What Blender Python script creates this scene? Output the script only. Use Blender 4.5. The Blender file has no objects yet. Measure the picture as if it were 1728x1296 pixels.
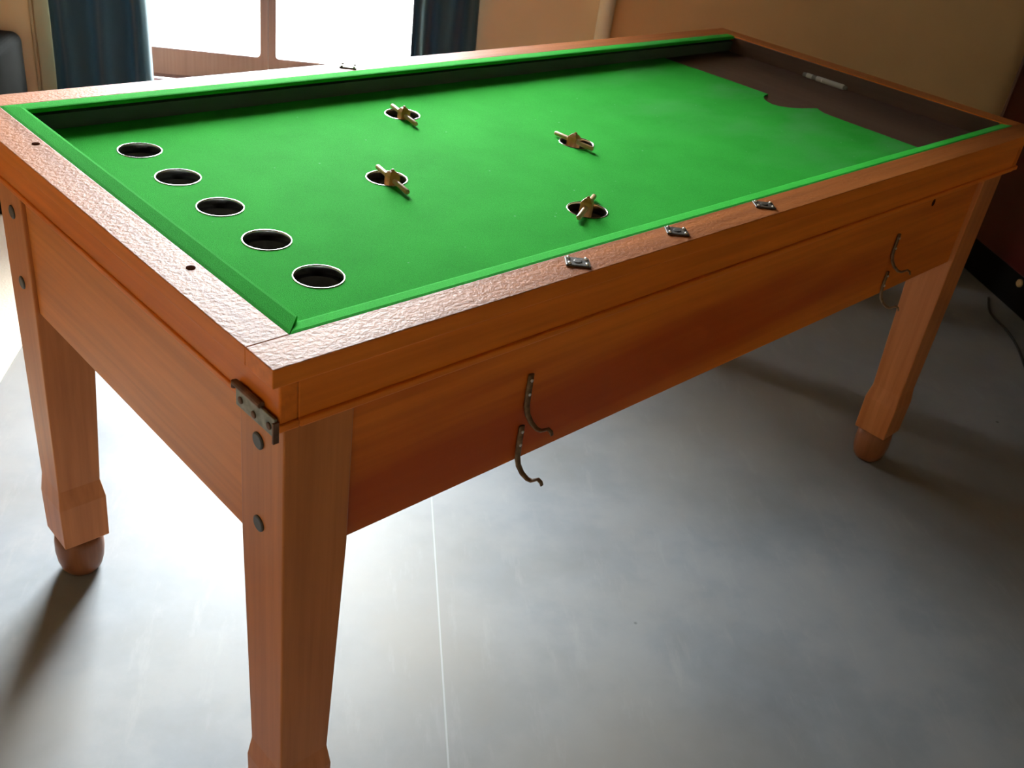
import bpy, bmesh, math, random
from mathutils import Vector, Matrix
random.seed(4)
S = bpy.context.scene
COL = S.collection
PI = math.pi

# ------------------------------------------------------------------ helpers
def mesh_obj(name, bm, mat, parent=None, loc=None, smooth=False, bevel=None, seg=2):
    bmesh.ops.recalc_face_normals(bm, faces=bm.faces)
    me = bpy.data.meshes.new(name)
    bm.to_mesh(me); bm.free()
    o = bpy.data.objects.new(name, me)
    COL.objects.link(o)
    if mat is not None:
        me.materials.append(mat)
    if smooth:
        for f in me.polygons:
            f.use_smooth = True
    if parent is not None:
        o.parent = parent
    if loc is not None:
        o.location = loc
    if bevel:
        m = o.modifiers.new('bevel', 'BEVEL')
        m.width = bevel; m.segments = seg; m.limit_method = 'ANGLE'; m.angle_limit = math.radians(35)
    return o

def thing(name, label, cat, loc=(0, 0, 0), rotz=0.0, group=None):
    o = bpy.data.objects.new(name, None)
    o.empty_display_size = .1
    COL.objects.link(o)
    o.location = loc; o.rotation_euler = (0, 0, rotz)
    o['label'] = label; o['category'] = cat
    if group: o['group'] = group
    return o

def tag(o, label, cat, group=None):
    o['label'] = label; o['category'] = cat
    if group: o['group'] = group
    return o

def struct(o):
    o['kind'] = 'structure'
    return o

def box(bm, x0, x1, y0, y1, z0, z1):
    vs = [bm.verts.new(c) for c in ((x0,y0,z0),(x1,y0,z0),(x1,y1,z0),(x0,y1,z0),(x0,y0,z1),(x1,y0,z1),(x1,y1,z1),(x0,y1,z1))]
    for f in ((3,2,1,0),(4,5,6,7),(0,1,5,4),(1,2,6,5),(2,3,7,6),(3,0,4,7)):
        bm.faces.new([vs[i] for i in f])
    return bm

def boxes(*bs):
    bm = bmesh.new()
    for b in bs: box(bm, *b)
    return bm

def prism(bm, pts, z0, z1):
    """vertical prism over a polygon in x,y"""
    a = [bm.verts.new((x, y, z0)) for x, y in pts]
    b = [bm.verts.new((x, y, z1)) for x, y in pts]
    n = len(pts)
    bm.faces.new(a[::-1]); bm.faces.new(b)
    for i in range(n):
        j = (i+1) % n
        bm.faces.new((a[i], a[j], b[j], b[i]))
    return bm

def loft(bm, rings, cap=True):
    R = [[bm.verts.new(c) for c in r] for r in rings]
    n = len(R[0])
    for a, b in zip(R, R[1:]):
        for i in range(n):
            j = (i+1) % n
            bm.faces.new((a[i], a[j], b[j], b[i]))
    if cap:
        bm.faces.new(R[0][::-1]); bm.faces.new(R[-1])
    return bm

def lathe(bm, prof, seg=32, cx=0, cy=0, cz=0, cap=True):
    rings = [[(cx+r*math.cos(2*PI*k/seg), cy+r*math.sin(2*PI*k/seg), cz+z) for k in range(seg)] for r, z in prof]
    return loft(bm, rings, cap)

def tube(bm, pts, rad, seg=8, flat=None):
    """round (or flattened) tube through points"""
    pts = [Vector(p) for p in pts]
    rings = []
    n0 = None
    for i, p in enumerate(pts):
        t = (pts[min(i+1, len(pts)-1)] - pts[max(i-1, 0)]).normalized()
        if n0 is None:
            up = Vector((0, 0, 1)) if abs(t.z) < .9 else Vector((0, 1, 0))
            n0 = t.cross(up).normalized()
        n = (n0 - t*n0.dot(t)).normalized(); n0 = n
        b = t.cross(n)
        r = rad[i] if isinstance(rad, (list, tuple)) else rad
        ra, rb = (r, r) if flat is None else (r, r*flat)
        rings.append([tuple(p + n*ra*math.cos(2*PI*k/seg) + b*rb*math.sin(2*PI*k/seg)) for k in range(seg)])
    return loft(bm, rings)

# ------------------------------------------------------------------ materials
def mat(name, col, rough=.5, metal=0.0, spec=.5, coat=0.0, sheen=0.0):
    m = bpy.data.materials.new(name); m.use_nodes = True
    b = m.node_tree.nodes['Principled BSDF']
    b.inputs['Base Color'].default_value = (*col, 1)
    b.inputs['Roughness'].default_value = rough
    b.inputs['Metallic'].default_value = metal
    b.inputs['Specular IOR Level'].default_value = spec
    b.inputs['Coat Weight'].default_value = coat
    b.inputs['Sheen Weight'].default_value = sheen
    return m, m.node_tree, b

def N(nt, kind, **kw):
    n = nt.nodes.new(kind)
    for k, v in kw.items():
        if hasattr(n, k): setattr(n, k, v)
        else: n.inputs[k].default_value = v
    return n

def coords(nt, scale=(1, 1, 1), out='Object'):
    tc = nt.nodes.new('ShaderNodeTexCoord')
    mp = nt.nodes.new('ShaderNodeMapping')
    mp.inputs['Scale'].default_value = scale
    nt.links.new(tc.outputs[out], mp.inputs['Vector'])
    return mp.outputs['Vector']

def ramp(nt, fac, stops):
    r = nt.nodes.new('ShaderNodeValToRGB')
    el = r.color_ramp.elements
    while len(el) < len(stops): el.new(.5)
    for e, (p, c) in zip(el, stops):
        e.position = p; e.color = (*c, 1)
    nt.links.new(fac, r.inputs['Fac'])
    return r.outputs['Color']

def bump(nt, b, h, strength=.2, dist=.002):
    n = nt.nodes.new('ShaderNodeBump')
    n.inputs['Strength'].default_value = strength
    n.inputs['Distance'].default_value = dist
    nt.links.new(h, n.inputs['Height'])
    nt.links.new(n.outputs['Normal'], b.inputs['Normal'])

def mixc(nt, fac, a, bcol, blend='MIX'):
    m = nt.nodes.new('ShaderNodeMix'); m.data_type = 'RGBA'; m.blend_type = blend
    if isinstance(fac, float): m.inputs[0].default_value = fac
    else: nt.links.new(fac, m.inputs[0])
    for i, v in ((6, a), (7, bcol)):
        if isinstance(v, tuple): m.inputs[i].default_value = (*v, 1)
        else: nt.links.new(v, m.inputs[i])
    return m.outputs[2]

def wood(name, axis, base, dark, rough=.4, spec=.22, streak=None, coat=0.0, freq=1.0, crinkle=0.0):
    m, nt, b = mat(name, base, rough, spec=spec, coat=coat)
    b.inputs['Coat Roughness'].default_value = .18
    lng, crs = .7*freq, 16*freq
    sc = [crs, crs, crs]; sc[axis] = lng
    v = coords(nt, tuple(sc))
    n1 = N(nt, 'ShaderNodeTexNoise'); n1.inputs['Scale'].default_value = 1.0; n1.inputs['Detail'].default_value = 7; n1.inputs['Roughness'].default_value = .62; n1.inputs['Distortion'].default_value = .6
    nt.links.new(v, n1.inputs['Vector'])
    c = ramp(nt, n1.outputs['Fac'], [(.28, dark), (.62, base), (.8, tuple(min(1, x*1.18) for x in base))])
    sf = [90, 90, 90]; sf[axis] = 3
    v2 = coords(nt, tuple(sf))
    n2 = N(nt, 'ShaderNodeTexNoise'); n2.inputs['Scale'].default_value = 1.0; n2.inputs['Detail'].default_value = 3
    nt.links.new(v2, n2.inputs['Vector'])
    c2 = ramp(nt, n2.outputs['Fac'], [(.35, (.78, .74, .7)), (.6, (1, 1, 1))])
    c = mixc(nt, .55, c, c2, 'MULTIPLY')
    if streak is not None:
        ss = [5.5, 5.5, 5.5]; ss[axis] = .42
        v3 = coords(nt, tuple(ss))
        n3 = N(nt, 'ShaderNodeTexNoise'); n3.inputs['Scale'].default_value = 1.0; n3.inputs['Detail'].default_value = 4; n3.inputs['Distortion'].default_value = .4
        nt.links.new(v3, n3.inputs['Vector'])
        f = ramp(nt, n3.outputs['Fac'], [(.46, (0, 0, 0)), (.58, (.85, .85, .85))])
        c = mixc(nt, f, c, streak)
    nt.links.new(c, b.inputs['Base Color'])
    if crinkle:
        v4 = coords(nt, (1, 1, 1))
        n4 = N(nt, 'ShaderNodeTexNoise'); n4.inputs['Scale'].default_value = 150; n4.inputs['Detail'].default_value = 5; n4.inputs['Roughness'].default_value = .6
        nt.links.new(v4, n4.inputs['Vector'])
        bump(nt, b, n4.outputs['Fac'], crinkle, .004)
    else:
        bump(nt, b, n2.outputs['Fac'], .06, .001)
    return m

ORANGE, ORD = (.80, .225, .025), (.58, .14, .013)
LEGC, LEGD = (.56, .20, .060), (.42, .135, .034)
RAILC, RAILD = (.50, .155, .032), (.26, .070, .012)
STREAK = (.42, .060, .007)
M_RAIL_X = wood('varnished_rail_wood_long', 0, RAILC, RAILD, .52, .18, crinkle=.40)
M_RAIL_Y = wood('varnished_rail_wood_cross', 1, RAILC, RAILD, .52, .18, crinkle=.40)
M_FAS_X = wood('fascia_wood_long', 0, ORANGE, ORD, .42)
M_FAS_Y = wood('fascia_wood_cross', 1, ORANGE, ORD, .42)
M_APR_X = wood('apron_wood_long', 0, ORANGE, ORD, .36, streak=STREAK)
M_APR_Y = wood('apron_wood_cross', 1, (.68, .23, .045), (.52, .165, .028), .40)
M_LEG = wood('leg_wood', 2, LEGC, LEGD, .40)
M_FOOT = wood('foot_wood', 2, (.27, .10, .04), (.17, .06, .022), .38)
M_PEG = wood('peg_wood', 2, (.56, .25, .07), (.42, .17, .04), .35, freq=4)
M_DOWEL = wood('dowel_wood', 1, (.66, .43, .21), (.5, .3, .13), .35, freq=4)
M_SASH = wood('sash_wood', 2, (.19, .115, .11), (.175, .10, .095), .45)
M_BOARD = wood('end_board', 1, (.105, .062, .045), (.075, .042, .030), .45, freq=.5)

def cloth_mat():
    m, nt, b = mat('green_cloth', (.012, .25, .017), .95, spec=.06, sheen=.03)
    b.inputs['Sheen Tint'].default_value = (.3, 1, .4, 1)
    v = coords(nt)
    n1 = N(nt, 'ShaderNodeTexNoise'); n1.inputs['Scale'].default_value = 900; n1.inputs['Detail'].default_value = 2
    nt.links.new(v, n1.inputs['Vector'])
    n2 = N(nt, 'ShaderNodeTexNoise'); n2.inputs['Scale'].default_value = 9; n2.inputs['Detail'].default_value = 5
    nt.links.new(v, n2.inputs['Vector'])
    c1 = ramp(nt, n2.outputs['Fac'], [(.3, (.019, .37, .023)), (.7, (.025, .43, .030))])
    c2 = ramp(nt, n1.outputs['Fac'], [(.35, (.72, .72, .72)), (.65, (1.12, 1.12, 1.12))])
    c = mixc(nt, .8, c1, c2, 'MULTIPLY')
    # pale fluff specks
    vo = N(nt, 'ShaderNodeTexVoronoi'); vo.inputs['Scale'].default_value = 26; vo.inputs['Randomness'].default_value = 1
    nt.links.new(v, vo.inputs['Vector'])
    f = ramp(nt, vo.outputs['Distance'], [(.0, (.7, .7, .7)), (.028, (.6, .6, .6)), (.045, (0, 0, 0))])
    c = mixc(nt, f, c, (.16, .50, .20))
    # faint chalk scuff close to the bare end
    s = coords(nt, (5, 9, 1))
    n3 = N(nt, 'ShaderNodeTexNoise'); n3.inputs['Scale'].default_value = 1.0; n3.inputs['Detail'].default_value = 6
    nt.links.new(s, n3.inputs['Vector'])
    sx = nt.nodes.new('ShaderNodeSeparateXYZ'); nt.links.new(v, sx.inputs[0])
    mr = N(nt, 'ShaderNodeMapRange'); mr.inputs['From Min'].default_value = .95; mr.inputs['From Max'].default_value = 1.5
    nt.links.new(sx.outputs['X'], mr.inputs['Value'])
    f3 = ramp(nt, n3.outputs['Fac'], [(.48, (0, 0, 0)), (.7, (.35, .35, .35))])
    mm = nt.nodes.new('ShaderNodeMath'); mm.operation = 'MULTIPLY'
    nt.links.new(f3, mm.inputs[0]); nt.links.new(mr.outputs[0], mm.inputs[1])
    c = mixc(nt, mm.outputs[0], c, (.13, .38, .15))
    nt.links.new(c, b.inputs['Base Color'])
    bump(nt, b, n1.outputs['Fac'], .35, .0012)
    return m
M_CLOTH = cloth_mat()

def floor_mat():
    m, nt, b = mat('grey_vinyl_floor', (.40, .415, .43), .34, spec=.15)
    v = coords(nt)
    n1 = N(nt, 'ShaderNodeTexNoise'); n1.inputs['Scale'].default_value = 3.2; n1.inputs['Detail'].default_value = 8; n1.inputs['Roughness'].default_value = .62
    nt.links.new(v, n1.inputs['Vector'])
    c = ramp(nt, n1.outputs['Fac'], [(.3, (.195, .206, .217)), (.48, (.23, .243, .257)), (.56, (.258, .268, .278)), (.72, (.29, .294, .294))])
    # worn brownish patches
    nb = N(nt, 'ShaderNodeTexNoise'); nb.inputs['Scale'].default_value = 1.1; nb.inputs['Detail'].default_value = 5
    nt.links.new(v, nb.inputs['Vector'])
    fb = ramp(nt, nb.outputs['Fac'], [(.40, (0, 0, 0)), (.62, (.75, .75, .75))])
    c = mixc(nt, fb, c, (.275, .250, .215))
    # scuff streaks running into the room
    v2 = coords(nt, (26, 5, 1))
    n2 = N(nt, 'ShaderNodeTexNoise'); n2.inputs['Scale'].default_value = 1; n2.inputs['Detail'].default_value = 6; n2.inputs['Roughness'].default_value = .7
    nt.links.new(v2, n2.inputs['Vector'])
    f2 = ramp(nt, n2.outputs['Fac'], [(.56, (0, 0, 0)), (.72, (.16, .16, .16))])
    c = mixc(nt, f2, c, (.43, .415, .39))
    # dark specks
    vo = N(nt, 'ShaderNodeTexVoronoi'); vo.inputs['Scale'].default_value = 4.6; vo.inputs['Randomness'].default_value = 1
    nt.links.new(v, vo.inputs['Vector'])
    f3 = ramp(nt, vo.outputs['Distance'], [(0, (.8, .8, .8)), (.016, (.7, .7, .7)), (.026, (0, 0, 0))])
    c = mixc(nt, f3, c, (.05, .05, .055))
    # welded seams along the room's depth, two metres apart
    sx = nt.nodes.new('ShaderNodeSeparateXYZ'); nt.links.new(v, sx.inputs[0])
    def math_(op, a, bb=None):
        q = nt.nodes.new('ShaderNodeMath'); q.operation = op
        for i, x in enumerate((a, bb)):
            if x is None: continue
            if isinstance(x, (int, float)): q.inputs[i].default_value = x
            else: nt.links.new(x, q.inputs[i])
        return q.outputs[0]
    a = math_('ABSOLUTE', math_('SUBTRACT', sx.outputs['X'], .19))
    f4 = math_('LESS_THAN', a, .0016)
    f4 = math_('MULTIPLY', f4, .28)
    c = mixc(nt, f4, c, (.60, .62, .62))
    nt.links.new(c, b.inputs['Base Color'])
    n5 = N(nt, 'ShaderNodeTexNoise'); n5.inputs['Scale'].default_value = 22; n5.inputs['Detail'].default_value = 4
    nt.links.new(v, n5.inputs['Vector'])
    r = ramp(nt, n1.outputs['Fac'], [(.3, (.42, .42, .42)), (.7, (.54, .54, .54))])
    nt.links.new(r, b.inputs['Roughness'])
    bump(nt, b, n5.outputs['Fac'], .10, .004)
    return m
M_FLOOR = floor_mat()

def plaster(name, col, sc=60, st=.12):
    m, nt, b = mat(name, col, .75, spec=.25)
    v = coords(nt)
    n1 = N(nt, 'ShaderNodeTexNoise'); n1.inputs['Scale'].default_value = sc; n1.inputs['Detail'].default_value = 4
    nt.links.new(v, n1.inputs['Vector'])
    n2 = N(nt, 'ShaderNodeTexNoise'); n2.inputs['Scale'].default_value = 2.3; n2.inputs['Detail'].default_value = 4
    nt.links.new(v, n2.inputs['Vector'])
    c = ramp(nt, n2.outputs['Fac'], [(.3, tuple(x*.93 for x in col)), (.7, tuple(min(1, x*1.05) for x in col))])
    nt.links.new(c, b.inputs['Base Color'])
    bump(nt, b, n1.outputs['Fac'], st, .004)
    return m
M_WALL = plaster('tan_wall_paint', (.78, .64, .40))
M_BROWN = plaster('brown_wall_paint', (.80, .54, .27))
M_PIPE = mat('pipe_paint', (.82, .72, .50), .45)[0]
M_CEIL = wood('dark_ceiling_boards', 0, (.06, .036, .02), (.035, .02, .01), .6, spec=.1)
M_MID = plaster('cream_wall_paint', (.84, .72, .52))
M_DIM = plaster('dark_brown_wall_paint', (.22, .125, .06))
M_SKIRT = mat('dark_skirting', (.05, .03, .02), .5)[0]

def curtain_mat():
    m, nt, b = mat('teal_curtain_fabric', (.035, .085, .10), .85, spec=.15, sheen=.2)
    v = coords(nt, (300, 300, 300))
    n1 = N(nt, 'ShaderNodeTexNoise'); n1.inputs['Scale'].default_value = 1
    nt.links.new(v, n1.inputs['Vector'])
    c = ramp(nt, n1.outputs['Fac'], [(.3, (.034, .076, .090)), (.7, (.040, .088, .102))])
    nt.links.new(c, b.inputs['Base Color'])
    tr = nt.nodes.new('ShaderNodeBsdfTranslucent'); tr.inputs['Color'].default_value = (.08, .20, .30, 1)
    mx = nt.nodes.new('ShaderNodeMixShader'); mx.inputs[0].default_value = .10
    nt.links.new(b.outputs[0], mx.inputs[1]); nt.links.new(tr.outputs[0], mx.inputs[2])
    nt.links.new(mx.outputs[0], nt.nodes['Material Output'].inputs['Surface'])
    return m
M_CURT = curtain_mat()

def glass_mat():
    m = bpy.data.materials.new('window_glass'); m.use_nodes = True
    nt = m.node_tree; nt.nodes.remove(nt.nodes['Principled BSDF'])
    t = nt.nodes.new('ShaderNodeBsdfTransparent'); t.inputs['Color'].default_value = (.97, .985, .98, 1)
    g = nt.nodes.new('ShaderNodeBsdfGlossy'); g.inputs['Roughness'].default_value = .02
    fr = nt.nodes.new('ShaderNodeFresnel'); fr.inputs['IOR'].default_value = 1.45
    mx = nt.nodes.new('ShaderNodeMixShader')
    nt.links.new(fr.outputs[0], mx.inputs[0]); nt.links.new(t.outputs[0], mx.inputs[1]); nt.links.new(g.outputs[0], mx.inputs[2])
    nt.links.new(mx.outputs[0], nt.nodes['Material Output'].inputs['Surface'])
    return m
M_GLASS = glass_mat()

def metal_mat(name, col, rough, sc=120, metal=1.0):
    m, nt, b = mat(name, col, rough, metal)
    v = coords(nt)
    n1 = N(nt, 'ShaderNodeTexNoise'); n1.inputs['Scale'].default_value = sc; n1.inputs['Detail'].default_value = 4
    nt.links.new(v, n1.inputs['Vector'])
    c = ramp(nt, n1.outputs['Fac'], [(.35, tuple(x*.6 for x in col)), (.65, col)])
    nt.links.new(c, b.inputs['Base Color'])
    return m
M_RIM = mat('pocket_rim_metal', (.86, .87, .88), .22, 1.0)[0]
M_CUP = mat('pocket_black_plastic', (.085, .070, .050), .4, 0, .5)[0]
M_PLATE = metal_mat('rail_plate_metal', (.12, .105, .09), .5, 120, .6)
M_SCREW = mat('screw_metal', (.85, .83, .80), .3, 1.0)[0]
M_BRKT = metal_mat('bracket_metal', (.27, .27, .23), .5, 90, .6)
M_RUST = metal_mat('rusty_screw', (.20, .10, .06), .6, 90, .4)
M_HOOK = metal_mat('hook_brown_metal', (.24, .15, .085), .5, 140, .5)
M_BOLT = mat('bolt_plug_black', (.035, .033, .033), .45)[0]
M_RUB = mat('cushion_dark_rubber', (.065, .095, .072), .9, spec=.1)[0]
M_HOLE = mat('dark_hole', (.035, .010, .005), 1.0, spec=0.0)[0]
M_MAT = plaster('cream_mat', (.70, .62, .50), 160, .25)
M_BLACK = mat('speaker_black_vinyl', (.007, .007, .005), .9, spec=.08)[0]
M_GRILLE = mat('speaker_grille', (.005, .005, .004), .9, spec=.05)[0]
M_RED = mat('maroon_laminate', (.055, .004, .003), .35)[0]
M_TRIMR = mat('cabinet_edge_trim', (.22, .13, .10), .4)[0]
M_PLINTH = mat('cabinet_black_plinth', (.006, .005, .004), .8, spec=.05)[0]
M_CABLE = mat('cable_rubber', (.012, .011, .010), .6)[0]
M_TAN = mat('tan_plastic', (.42, .27, .12), .5)[0]
M_TUBE = mat('grey_tube', (.42, .41, .37), .4)[0]
M_TUBED = mat('grey_tube_dark', (.12, .12, .11), .4)[0]
M_OUT = plaster('pale_concrete', (.30, .295, .28), 30, .1)

# ------------------------------------------------------------------ bar billiards table
W, L, H = .8604, 1.882, .88
RW, CW, D = .050, .0272, .0342
ZB = H - D                     # top of the cloth
ZF = .789                      # bottom of fascia
ZA = .578                      # bottom of aprons
LIP = .022
TX, TY = L/2, W/2
T = thing('bar_billiards_table', 'long wooden bar billiards table with green cloth and nine pockets', 'billiard table', (TX, TY, 0))
OFF = (-TX, -TY, 0)
def part(name, bm, m, parent=T, **kw):
    if parent is T: kw.setdefault('loc', OFF)
    return mesh_obj(name, bm, m, parent, **kw)

# rails: top boards, mitred at the corners
g = .00003
part('rail', boxes((0, L, 0, RW, H-LIP, H)), M_RAIL_X, bevel=.0012)
part('rail', boxes((0, L, W-RW, W, H-LIP, H)), M_RAIL_X, bevel=.0012)
near_end = part('rail', boxes((0, RW, RW+g, W-RW-g, H-LIP, H)), M_RAIL_Y, bevel=.0012)
part('rail', boxes((L-RW, L, RW+g, W-RW-g, H-LIP, H)), M_RAIL_Y, bevel=.0012)
for o_ in [c_ for c_ in T.children if c_.name.split('.')[0] == 'rail']:
    o_.data.materials.append(M_FAS_X if o_.data.materials[0] is M_RAIL_X else M_FAS_Y)
    for f in o_.data.polygons:
        f.material_index = 0 if f.normal.z > .5 else 1
for y in (.646, .226):
    bm = bmesh.new(); lathe(bm, [(.0052, 0), (.0052, .0007), (.0030, .0009)], 20, .037, y, H-.0002)
    mesh_obj('peg_hole', bm, M_HOLE, near_end)

# fascia boards under the rails, with a bead along their lower edge
FI, FO = .021, .043
def fascia(bm_args, bead):
    bm = boxes(bm_args); box(bm, *bead); return bm
part('fascia', fascia((FO, L-FO, FI, FO, ZF+.008, H-LIP), (FO, L-FO, FI-.005, FO, ZF, ZF+.009)), M_FAS_X, bevel=.002)
part('fascia', fascia((FO, L-FO, W-FO, W-FI, ZF+.008, H-LIP), (FO, L-FO, W-FO, W-FI+.005, ZF, ZF+.009)), M_FAS_X, bevel=.002)
part('fascia', fascia((FI, FO, FI, W-FI, ZF+.008, H-LIP), (FI-.0025, FO, FI-.004, W-FI+.004, ZF, ZF+.009)), M_FAS_Y, bevel=.002)
part('fascia', fascia((L-FO, L-FI, FI, W-FI, ZF+.008, H-LIP), (L-FO, L-FI+.004, FI-.004, W-FI+.004, ZF, ZF+.009)), M_FAS_Y, bevel=.002)

# deep apron boards between the legs
AI = .046
part('apron', boxes((.125, L-.125, AI, AI+.02, ZA, ZF)), M_APR_X, bevel=.0015)
part('apron', boxes((.125, L-.125, W-AI-.02, W-AI, ZA, ZF)), M_APR_X, bevel=.0015)
part('apron', boxes((AI-.004, AI+.016, .125, W-.125, ZA, ZF)), M_APR_Y, bevel=.0015)
part('apron', boxes((L-AI-.016, L-AI+.004, .125, W-.125, ZA, ZF)), M_APR_Y, bevel=.0015)
part('underside_panel', boxes((AI+.016, L-AI-.016, AI+.02, W-AI-.02, ZA+.03, ZA+.04)), M_BOARD)

# cushions: strips of green cloth over rubber on three sides
def cushion(path, tilt=0.0):
    """path: list of (outer xy, inner xy); cross-section with a rounded nose"""
    rings = []
    for (ox, oy), (ix, iy) in path:
        dx, dy = ix-ox, iy-oy
        prof = [(0, H-.0003), (.15, H+.0004), (.80, H), (.93, H-.0008), (.985, H-.0028), (1.0, H-.0055), (.96, H-.0068), (0, H-.0068)]
        rings.append([(ox+dx*t, oy+dy*t, z+tilt*max(0, t-.1)) for t, z in prof[:-1]] + [(ox, oy, prof[-1][1]+min(0, tilt))])
    return loft(bmesh.new(), rings)
def rubber(path):
    rings = []
    for (ox, oy), (ix, iy) in path:
        dx, dy = ix-ox, iy-oy
        rings.append([(ox+dx*t, oy+dy*t, z) for t, z in [(0, H-.0115), (.95, H-.0115), (.95, ZB-.001), (0, ZB-.001)]])
    return loft(bmesh.new(), rings)
c = RW+CW
q = .0006
mesh_obj('rubber_face', rubber([((RW+q, RW), (c+q, c)), ((L-RW, RW), (L-RW, c))]), M_RUB, part('cushion', cushion([((RW+q, RW), (c+q, c)), ((L-RW, RW), (L-RW, c))], -.0045), M_CLOTH))
mesh_obj('rubber_face', rubber([((RW+q, W-RW), (c+q, W-c)), ((L-RW, W-RW), (L-RW, W-c))]), M_RUB, part('cushion', cushion([((RW+q, W-RW), (c+q, W-c)), ((L-RW, W-RW), (L-RW, W-c))]), M_CLOTH))
mesh_obj('rubber_face', rubber([((RW, RW+q), (c, c+q)), ((RW, W-RW-q), (c, W-c-q))]), M_RUB, part('cushion', cushion([((RW, RW+q), (c, c+q)), ((RW, W-RW-q), (c, W-c-q))], .0035), M_CLOTH))

# bed: bare brown board at the far end, cloth with nine holes
PR = .0311
HOLES = [(.1858, .6605-.1152*i) for i in range(5)] + [(.667, .659), (.455, .423), (.869, .423), (.656, .197)]
def sheet(name, outline, holes, z0, z1, m):
    cu = bpy.data.curves.new(name, 'CURVE'); cu.dimensions = '2D'; cu.fill_mode = 'BOTH'; cu.extrude = (z1-z0)/2
    def poly(pts):
        s = cu.splines.new('POLY'); s.points.add(len(pts)-1)
        for p, (x, y) in zip(s.points, pts): p.co = (x, y, 0, 1)
        s.use_cyclic_u = True
    poly(outline)
    for hx, hy, r in holes:
        poly([(hx+r*math.cos(2*PI*k/48), hy+r*math.sin(2*PI*k/48)) for k in range(48)])
    tmp = bpy.data.objects.new('tmp', cu); COL.objects.link(tmp)
    dg = bpy.context.evaluated_depsgraph_get()
    me = bpy.data.meshes.new_from_object(tmp.evaluated_get(dg))
    bpy.data.objects.remove(tmp)
    for v in me.vertices: v.co.z += (z0+z1)/2
    me.materials.clear(); me.materials.append(m); me.name = name
    o = bpy.data.objects.new(name, me); COL.objects.link(o)
    o.parent = T; o.location = OFF
    return o
notch = [(1.562, .486), (1.545, .484), (1.532, .478), (1.518, .468), (1.505, .452), (1.499, .434), (1.503, .418), (1.515, .404), (1.530, .394), (1.548, .386), (1.566, .380), (1.580, .376), (1.586, .372), (1.578, .362), (1.568, .345)]
edge_pts = [(1.556, W-RW), (1.557, .731), (1.563, .596), (1.562, .52)] + notch + [(1.565, .287), (1.562, .152), (1.560, RW)]
outline = [(RW, RW), (RW, W-RW)] + edge_pts
sheet('cloth', outline, [(x, y, PR) for x, y in HOLES], ZB-.003, ZB, M_CLOTH)
part('end_board', boxes((1.47, L-RW, RW, W-RW, ZB-.012, ZB-.0031)), M_BOARD)
part('end_lining', boxes((L-RW-.006, L-RW, RW+CW, W-RW-CW, ZB-.004, H-.002)), M_BOARD, bevel=.001)

for x, y in HOLES:
    bm = bmesh.new()
    lathe(bm, [(PR, -.003), (PR, -.11), (PR-.003, -.11), (PR-.003, -.106), (.0005, -.106)], 48, x, y, ZB, cap=False)
    cup = part('pocket_cup', bm, M_CUP, smooth=False)
    bm = bmesh.new()
    ri, ro = PR-.0016, PR+.0004
    prof = [(ro, -.004), (ro, .0006), (PR-.0006, .0009), (ri, .0004), (ri-.0004, -.0015), (ri-.0004, -.014), (ro-.0005, -.014)]
    seg = 56
    rings = [[(x+r*math.cos(2*PI*k/seg), y+r*math.sin(2*PI*k/seg), ZB+z) for k in range(seg)] for r, z in prof]
    loft(bm, rings+[rings[0]], cap=False); bmesh.ops.remove_doubles(bm, verts=bm.verts, dist=1e-6)
    mesh_obj('pocket_rim', bm, M_RIM, cup, smooth=True)

# legs: straight outside faces, tapering inside faces, a block above a round foot
def leg(sx, sy):
    def P(x, y, z): return (x if sx > 0 else L-x, y if sy > 0 else W-y, z)
    def ring(a, b, z): return [P(a, a, z), P(b, a, z), P(b, b, z), P(a, b, z)]
    bm = bmesh.new()
    r = [ring(.036, .125, ZF), ring(.036, .125, ZA), ring(.037, .111, .215), ring(.033, .1165, .178), ring(.034, .1155, .088)]
    loft(bm, r[::-1])
    o = part('leg', bm, M_LEG, bevel=.0022)
    cx, cy, _ = P(.074, .074, 0)
    bm = bmesh.new()
    lathe(bm, [(.020, 0), (.030, .001), (.036, .010), (.0405, .026), (.043, .048), (.0425, .070), (.040, .088)], 40, cx, cy)
    mesh_obj('foot', bm, M_FOOT, o, smooth=True)
    for z in (.733, .616):
        bm = bmesh.new()
        rings = []
        for rr, xx in ((.0105, .037), (.0105, .0345), (.0085, .0335)):
            rings.append([P(xx, .086+rr*math.cos(2*PI*k/20), z+rr*math.sin(2*PI*k/20)) for k in range(20)])
        loft(bm, rings)
        mesh_obj('bolt', bm, M_BOLT, o)
    return o
for sx in (1, -1):
    for sy in (1, -1):
        leg(sx, sy)

# grey hinge brackets on the end face at the two corners
def bracket(sy):
    def Y(y): return y if sy > 0 else W-y
    def bx(bm, x0, x1, y0, y1, z0, z1):
        a, b = sorted((Y(y0), Y(y1))); box(bm, x0, x1, a, b, z0, z1)
    bm = bmesh.new(); bx(bm, .0150, .0187, .0205, .096, .7825, .8060)
    o = part('hinge_bracket', bm, M_BRKT, bevel=.001)
    bm = bmesh.new()
    tube(bm, [(.0165, Y(.048), .8075), (.0165, Y(.100), .8075)], .0040, 10)
    tube(bm, [(.0160, Y(.1005), .809), (.0160, Y(.1015), .801)], .003, 8)
    mesh_obj('hinge_pin', bm, M_RUST, o)
    for y, z in ((.086, .793), (.060, .790), (.031, .793)):
        bm = bmesh.new()
        loft(bm, [[(xx, Y(y)+rr*math.cos(2*PI*k/14), z+rr*math.sin(2*PI*k/14)) for k in range(14)] for rr, xx in ((.0042, .0155), (.0042, .0140), (.0028, .0134))])
        mesh_obj('screw', bm, M_RUST, o)
    bm = bmesh.new(); bx(bm, .0120, .0187, .0180, .0206, .778, .803)
    mesh_obj('hinge_tab', bm, M_RUST, o)
bracket(1); bracket(-1)

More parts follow.
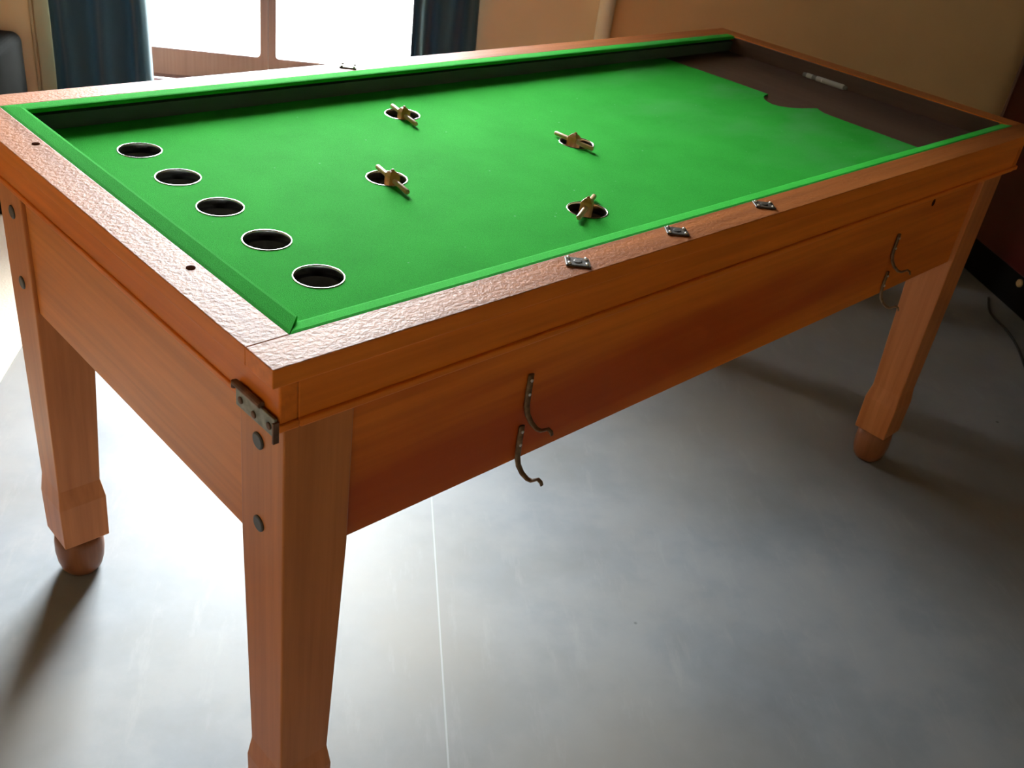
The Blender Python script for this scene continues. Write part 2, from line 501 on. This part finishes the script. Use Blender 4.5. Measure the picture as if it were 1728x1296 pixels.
# cue hooks: a strap screwed to the apron, curling outwards
def cue_hook(x, zt, zb, mirror=1):
    y0 = AI
    pts = [(x, y0-.003, zt), (x, y0-.003, zt-.03), (x, y0-.004, zb+.028), (x+.001, y0-.007, zb+.016), (x+.003, y0-.014, zb+.006), (x+.006, y0-.023, zb), (x+.008, y0-.029, zb+.000), (x+.009, y0-.034, zb+.004), (x+.010, y0-.039, zb+.008), (x+.011, y0-.044, zb+.006), (x+.012, y0-.046, zb+.001)]
    bm = bmesh.new()
    tube(bm, pts, [.0052, .0056, .0052, .0048, .0044, .0040, .0038, .0036, .0035, .0035, .0030], 10, flat=.5)
    o = part('cue_hook', bm, M_HOOK, smooth=True)
    for dz in (.008, .03):
        bm = bmesh.new()
        loft(bm, [[(x+rr*math.cos(2*PI*k/12), yy, zt-dz+rr*math.sin(2*PI*k/12)) for k in range(12)] for rr, yy in ((.0026, y0-.004), (.0026, y0-.0066), (.0014, y0-.0074))])
        mesh_obj('screw', bm, M_SCREW, o)
    return o
cue_hook(.415, .718, .640)
cue_hook(.413, .636, .556)
cue_hook(1.432, .713, .640)
cue_hook(1.442, .628, .556)
bm = bmesh.new()
loft(bm, [[(1.549+rr*math.cos(2*PI*k/16), yy, .757+1.25*rr*math.sin(2*PI*k/16)) for k in range(16)] for rr, yy in ((.006, AI+.001), (.006, AI-.0008), (.004, AI-.001))])
part('keyhole', bm, M_HOLE)

# small screwed metal plates on the rails, set cornerwise
def rail_plate(x, y):
    rt = Matrix.Translation((x, y, H)) @ Matrix.Rotation(math.radians(-40), 4, 'Z')
    bm = boxes((-.0155, .0155, -.0118, .0118, 0, .0024))
    bm.transform(rt)
    o = part('rail_plate', bm, M_PLATE, bevel=.0008)
    for a in (-1, 1):
        for b in (-1, 1):
            bm = bmesh.new(); lathe(bm, [(.0023, .002), (.0023, .0030), (.0019, .0040), (.0010, .0046)], 12, a*.0112, b*.0078)
            bm.transform(rt)
            mesh_obj('screw', bm, M_SCREW, o)
    bm = bmesh.new(); lathe(bm, [(.0055, .002), (.0055, .0030), (.004, .0034)], 20, 0, 0)
    bm.transform(rt)
    mesh_obj('boss', bm, M_PLATE, o)
for x, y in ((.446, .0255), (.648, .0285), (.861, .0295), (.673, .8335)):
    rail_plate(x, y)

# ------------------------------------------------------------------ skittles across four pockets
def skittle(label, a, b, tilt, tip):
    a, b = Vector((*a, 0)), Vector((*b, 0))
    mid = (a+b)/2; ln = (b-a).length; ang = math.atan2(b.y-a.y, b.x-a.x)
    t = thing('wooden_skittle', label, 'skittle', (mid.x, mid.y, ZB), 0, 'wooden skittles across the pockets')
    bm = bmesh.new()
    def sq(h, z): return [(-h, -h, z), (h, -h, z), (h, h, z), (-h, h, z)]
    loft(bm, [sq(.0082, -.024), sq(.0086, -.0225), sq(.0086, .0120), sq(.0050, .0168), sq(.0022, .0185), sq(.0016, .0208)])
    bm.transform(Matrix.Rotation(tilt[0], 4, 'X') @ Matrix.Rotation(tilt[1], 4, 'Y') @ Matrix.Rotation(ang-PI/2, 4, 'Z'))
    mesh_obj('body', bm, M_PEG, t, bevel=.0008)
    bm = bmesh.new()
    tube(bm, [(0, -ln/2, 0), (0, -ln/2+.002, 0), (0, ln/2-.002, 0), (0, ln/2, 0)], [.0030, .0039, .0039, .0030], 14)
    d = mesh_obj('dowel', bm, M_DOWEL, t, smooth=True)
    d.rotation_euler = (0, 0, ang-PI/2); d.location = (0, 0, .0052)
    return t
skittle('wooden skittle with a crosswise dowel over the pocket closest to the window', (.670, .694), (.646, .594), (0, 0), 0)
skittle('wooden skittle and dowel over the pocket nearest the row of five open pockets', (.463, .458), (.441, .355), (0, 0), 0)
skittle('wooden skittle and dowel over the pocket nearest the bare brown end', (.859, .467), (.860, .377), (.06, .06), 0)
skittle('wooden skittle with dowel pointing towards the camera, by the long rail with three plates', (.610, .173), (.698, .223), (-.08, .14), 0)

# ------------------------------------------------------------------ grey tube on the bare board
tb = thing('tube', 'short grey tube with dark bands lying along the far end board', 'tube', (1.818, .497, ZB-.0031+.0062), 0)
bm = bmesh.new(); tube(bm, [(0, -.052, 0), (0, .022, 0)], .0062, 16); mesh_obj('barrel', bm, M_TUBE, tb, smooth=False)
bm = bmesh.new(); tube(bm, [(0, .022, 0), (0, .034, 0)], .0056, 16); tube(bm, [(0, .050, 0), (0, .060, 0)], .0050, 16); mesh_obj('band', bm, M_TUBED, tb)
bm = bmesh.new(); tube(bm, [(0, .034, 0), (0, .050, 0)], .0058, 16); mesh_obj('collar', bm, M_TUBE, tb)
bm = bmesh.new(); tube(bm, [(0, -.060, 0), (0, -.052, 0)], .0040, 12); mesh_obj('tip', bm, M_TUBED, tb)
bm = bmesh.new(); box(bm, -.0074, -.0060, .004, .0062, -.003, .003); mesh_obj('clip', bm, M_SCREW, tb)

# ------------------------------------------------------------------ room (local axes: x along the window wall, y towards it)
CX, CY = -.4274, -.6907
ROT = math.atan2(-.6, .8)
def room(o):
    o.location = (CX, CY, 0); o.rotation_euler = (0, 0, ROT); return o
def rw(lat, n, z=0):
    return (CX + .8*lat + .6*n, CY - .6*lat + .8*n, z)
NW, X0, X1, N0, ZC = 3.42, -2.3, 4.2, -1.9, 2.95
NG = .30                       # depth of the window reveal
FG = (NW+NG)/3.45
WX0, WX1, WZ0, WZ1 = -1.0, .32, 1.386-(1.386-.36)*FG, 2.26      # window opening
room(struct(mesh_obj('floor', boxes((X0-.12, X1+.12, N0-.12, NW+.26, -.08, 0)), M_FLOOR)))
room(struct(mesh_obj('ceiling', boxes((X0-.12, X1+.12, N0-.12, NW+.26, ZC, ZC+.1)), M_CEIL)))
XP = .793
bm = boxes((X0, WX0, NW, NW+.26, 0, ZC), (WX1, XP, NW, NW+.26, 0, ZC), (WX0, WX1, NW, NW+.26, 0, WZ0), (WX0, WX1, NW, NW+.26, WZ1, ZC))
room(struct(mesh_obj('wall_back', bm, M_WALL)))
room(struct(mesh_obj('wall_far', boxes((XP, X1, NW, NW+.26, 0, ZC)), M_BROWN)))
room(struct(mesh_obj('wall_left', boxes((X0-.12, X0, N0, NW+.26, 0, ZC)), M_BROWN)))
room(struct(mesh_obj('wall_right', boxes((X1, X1+.12, N0, NW+.26, 0, ZC)), M_BROWN)))
room(struct(mesh_obj('wall_front', boxes((X0, X1, N0-.12, N0, 0, ZC)), M_MID)))
room(struct(mesh_obj('trim_1', boxes((-1.047, -.998, NW-.010, NW, 0, 2.3), (-1.062, -1.05, NW-.006, NW, 0, 2.3)), plaster('tan_trim_paint', (.46, .38, .23), 40, .05), bevel=.003)))

# window: frame, two casements with rounded glass openings
win = bpy.data.objects.new('window_1', None); COL.objects.link(win); struct(win); room(win)
YF0, YF1 = NW+NG, NW+NG+.07
bm = boxes((WX0, WX0+.045, YF0, YF1, WZ0, WZ1), (WX1-.045, WX1, YF0, YF1, WZ0, WZ1), (WX0+.045, WX1-.045, YF0, YF1, WZ1-.045, WZ1), (WX0+.045, WX1-.045, YF0, YF1, WZ0, WZ0+.015))
mesh_obj('window_frame', bm, M_SASH, win, bevel=.003)
mesh_obj('window_sill', boxes((WX0-.03, WX1+.03, NW-.02, NW+NG, WZ0-.03, WZ0-.001)), M_SASH, win, bevel=.004)
XM = -.327*FG
def sash(xa, xb):
    # outer rectangle with a rounded inner opening
    za, zb = WZ0+.017, WZ1-.047
    ia, ib, ja, jb = xa+.033, xb-.028, 1.386-(1.386-.462)*FG, zb-.05
    if xb > XM+.1: ia, ib = xa+.026, xb-.035
    r = .012
    outer, inner = [], []
    cs = [((ib-r, jb-r), 0, (xb, zb)), ((ia+r, jb-r), 90, (xa, zb)), ((ia+r, ja+r), 180, (xa, za)), ((ib-r, ja+r), 270, (xb, za))]
    for (qx, qz), a0, oc in cs:
        for k in range(6):
            a = math.radians(a0+18*k)
            inner.append((qx+r*math.cos(a), qz+r*math.sin(a))); outer.append(oc)
    bm = bmesh.new()
    y0, y1 = NW+NG-.008, NW+NG+.040
    n = len(inner)
    ov = {}
    def vo(p, y):
        k = (round(p[0], 5), round(p[1], 5), y)
        if k not in ov: ov[k] = bm.verts.new((p[0], y, p[1]))
        return ov[k]
    iv = [[bm.verts.new((p[0], y, p[1])) for p in inner] for y in (y0, y1)]
    for i in range(n):
        j = (i+1) % n
        for s, y in ((0, y0), (1, y1)):
            vs = [iv[s][i], iv[s][j], vo(outer[j], y), vo(outer[i], y)]
            if vs[2] is vs[3]: vs = vs[:3]
            bm.faces.new(vs)
        bm.faces.new((iv[0][i], iv[0][j], iv[1][j], iv[1][i]))
        if outer[i] != outer[j]:
            bm.faces.new((vo(outer[i], y0), vo(outer[j], y0), vo(outer[j], y1), vo(outer[i], y1)))
    o = mesh_obj('sash', bm, M_SASH, win)
    mesh_obj('pane', boxes((ia-.006, ib+.006, NW+NG+.014, NW+NG+.018, ja-.006, jb+.006)), M_GLASS, o)
sash(WX0+.047, XM-.001)
sash(XM+.001, WX1-.047)

# heating pipe on the wall
pp = bmesh.new(); lathe(pp, [(.026, 0), (.026, 2.9)], 28)
po = mesh_obj('wall_pipe', pp, M_PIPE, smooth=False)
for f in po.data.polygons: f.use_smooth = len(f.vertices) == 4
po.location = rw(.775, NW-.030)
tag(po, 'cream painted vertical pipe running up the tan wall right of the window', 'pipe')

# curtains
def curtain(xa, xb, folds, depth, flare, seedv):
    rnd = random.Random(seedv)
    bm = bmesh.new()
    nz, nx = 14, folds*14
    amps = [depth*(.6+.6*rnd.random()) for _ in range(folds+2)]
    ph = [rnd.uniform(-.5, .5) for _ in range(folds+2)]
    G = []
    for j in range(nz+1):
        tz = j/nz
        row = []
        for i in range(nx+1):
            t = i/nx
            k = min(folds-1, int(t*folds))
            a = amps[k]
            s = math.sin(2*PI*(t*folds) + .5*math.sin(6*t+seedv) + .25*math.sin(3.2*tz+5*t))
            x = xa + (xb-xa)*t + (.5-t)*flare*(tz)*-1*0 + .006*math.sin(9*tz+7*t)
            x += (t-.5)*flare*(1-tz)
            y = a*math.copysign(abs(s)**.8, s)*(1-.25*tz)
            row.append(bm.verts.new((x, y, .05+(2.38-.05)*tz)))
        G.append(row)
    for j in range(nz):
        for i in range(nx):
            bm.faces.new((G[j][i], G[j][i+1], G[j+1][i+1], G[j+1][i]))
    o = mesh_obj('curtain', bm, M_CURT, smooth=True)
    sm = o.modifiers.new('thickness', 'SOLIDIFY'); sm.thickness = .002
    room(o); o.location = rw(0, 3.345)
    return o
tag(curtain(-.984, -.693, 3, .030, .012, 1), 'dark teal curtain gathered at the left side of the window', 'curtain', 'window curtains')
tag(curtain(.138, .344, 3, .028, .010, 6), 'dark teal curtain gathered at the right side of the window', 'curtain', 'window curtains')
bm = bmesh.new(); tube(bm, [(-1.10, 0, 2.415), (.46, 0, 2.415)], .012, 14)
rod = mesh_obj('curtain_rod', bm, M_PLATE); room(rod); rod.location = rw(0, 3.345)
tag(rod, 'metal curtain rod above the window', 'curtain rod')
for xx in (-1.085, .435):
    mesh_obj('rod_bracket', boxes((xx-.006, xx+.006, 0, NW-3.345, 2.40, 2.43)), M_PLATE, rod)

# cream mat on the floor by the window-side leg
mt = mesh_obj('floor_mat', boxes((-2.25, -.818, 1.2, 3.1, 0, .006)), M_MAT, bevel=.002); room(mt)
tag(mt, 'cream mat lying on the grey floor left of the table', 'mat')

# black loudspeaker in the corner left of the curtain
sp = thing('loudspeaker', 'black loudspeaker cabinet with rounded corners on floor left of curtain', 'loudspeaker', rw(-1.285, 3.18), ROT)
def rounded_box(w, d, h, r, seg=5):
    pts = []
    for cx_, cz_, a0 in ((w/2-r, h-r, 0), (-w/2+r, h-r, 90), (-w/2+r, r, 180), (w/2-r, r, 270)):
        for k in range(seg+1):
            a = math.radians(a0+90*k/seg); pts.append((cx_+r*math.cos(a), cz_+r*math.sin(a)))
    bm = bmesh.new()
    loft(bm, [[(x, -d/2, z) for x, z in pts], [(x, d/2, z) for x, z in pts]])
    return bm
mesh_obj('cabinet', rounded_box(.44, .28, .497, .028), M_BLACK, sp)
bm = rounded_box(.38, .012, .40, .02); bm.transform(Matrix.Translation((0, -.146, .05))); mesh_obj('grille', bm, M_GRILLE, sp)

# maroon cabinet on the right, cable trailing from it
cb = thing('cabinet', 'dark maroon cabinet on black plinth standing beyond the far right table leg', 'cabinet', rw(2.28+.33, 2.74), ROT)
mesh_obj('body', boxes((-.33, .33, -.60, .60, .125, 1.75)), M_RED, cb, bevel=.004)
mesh_obj('plinth', boxes((-.322, .322, -.592, .592, 0, .125)), M_PLINTH, cb)
mesh_obj('edge_trim', boxes((-.334, -.328, .592, .603, .125, 1.752)), M_TRIMR, cb)
bm = bmesh.new(); lathe(bm, [(.014, 0), (.014, .006), (.010, .010)], 20); bm.transform(Matrix.Translation((-.322, .152, .098)) @ Matrix.Rotation(-PI/2, 4, 'Y')); mesh_obj('knob', bm, M_TAN, cb)
def floor_pt(lat, n): return Vector(rw(lat, n, .004))
pts = []
ctrl = [Vector((3.14, .33, .004)), Vector((3.02, .27, .004)), Vector((2.93, .17, .004)), Vector((2.83, .09, .004)), Vector((2.70, .01, .004)), Vector((2.55, -.10, .004)), Vector((2.45, -.26, .004))]
for i in range(len(ctrl)-1):
    p0 = ctrl[max(i-1, 0)]; p1 = ctrl[i]; p2 = ctrl[i+1]; p3 = ctrl[min(i+2, len(ctrl)-1)]
    for k in range(6):
        t = k/6
        pts.append(.5*((2*p1)+(p2-p0)*t+(2*p0-5*p1+4*p2-p3)*t*t+(3*p1-p0-3*p2+p3)*t**3))
bm = bmesh.new(); tube(bm, pts, .004, 8)
tag(mesh_obj('power_cable', bm, M_CABLE, smooth=True), 'thin dark cable snaking on the floor from the maroon cabinet', 'cable')

# outside: a pale paved yard under a bright sky
room(struct(mesh_obj('ground', boxes((-14, 14, NW+.3, NW+22, -.3, -.12)), M_OUT)))

# ------------------------------------------------------------------ light
w = bpy.data.worlds.new('sky'); S.world = w; w.use_nodes = True
nt = w.node_tree
bg = nt.nodes['Background']
tc = nt.nodes.new('ShaderNodeTexCoord')
sz = nt.nodes.new('ShaderNodeSeparateXYZ'); nt.links.new(tc.outputs['Generated'], sz.inputs[0])
# overcast sky: low haze behind trees, brighter overhead
rp = ramp(nt, sz.outputs['Z'], [(0.0, (.62, .655, .68)), (.15, (.78, .83, .86)), (.40, (.86, .91, .955)), (.54, (1.0, 1.06, 1.12)), (1.0, (1.0, 1.06, 1.12))])
# the sky is brightest straight out from the window and to its right
dt = nt.nodes.new('ShaderNodeVectorMath'); dt.operation = 'DOT_PRODUCT'; dt.inputs[1].default_value = (.8, -.6, 0)
nt.links.new(tc.outputs['Generated'], dt.inputs[0])
mr = nt.nodes.new('ShaderNodeMapRange'); mr.interpolation_type = 'SMOOTHSTEP'
for k, v in (('From Min', -.62), ('From Max', .12), ('To Min', .72), ('To Max', 1.12)): mr.inputs[k].default_value = v
nt.links.new(dt.outputs['Value'], mr.inputs['Value'])
ml = nt.nodes.new('ShaderNodeMath'); ml.operation = 'MULTIPLY'; ml.inputs[1].default_value = 100.0
nt.links.new(mr.outputs[0], ml.inputs[0]); nt.links.new(ml.outputs[0], bg.inputs['Strength'])
nt.links.new(rp, bg.inputs['Color'])
def portal(name, x0, x1, z0, z1, y):
    li = bpy.data.lights.new(name, 'AREA'); li.shape = 'RECTANGLE'; li.size = x1-x0; li.size_y = z1-z0
    li.cycles.is_portal = True
    o = bpy.data.objects.new(name, li); COL.objects.link(o)
    o.location = rw((x0+x1)/2, y, (z0+z1)/2)
    d = Vector((-.6, -.8, 0))
    o.rotation_euler = d.to_track_quat('-Z', 'Z').to_euler()
portal('window_daylight', WX0, WX1, WZ0, WZ1, NW+.27)

# ------------------------------------------------------------------ camera
cam = bpy.data.cameras.new('camera'); co = bpy.data.objects.new('camera', cam); COL.objects.link(co)
R = [[0.7236082885, 0.2810901737, -0.6303803289], [-0.6779433340, 0.4608830113, -0.5726951071], [0.1295526171, 0.8417690682, 0.5240619766]]
co.matrix_world = Matrix(((R[0][0], R[0][1], R[0][2], CX), (R[1][0], R[1][1], R[1][2], CY), (R[2][0], R[2][1], R[2][2], .506129+.88), (0, 0, 0, 1)))
co.location.x, co.location.y = -.427421, -.690707
cam.sensor_fit = 'HORIZONTAL'; cam.sensor_width = 36
cam.lens = 36*1672.67/1728
cam.clip_start = .02
cam.dof.use_dof = True; cam.dof.focus_distance = 1.35; cam.dof.aperture_fstop = 13
S.camera = co
vs = S.view_settings
S.display_settings.display_device = 'sRGB'
vs.view_transform = 'Standard'; vs.look = 'None'; vs.gamma = 1.0; vs.exposure = 0.04; vs.use_curve_mapping = False
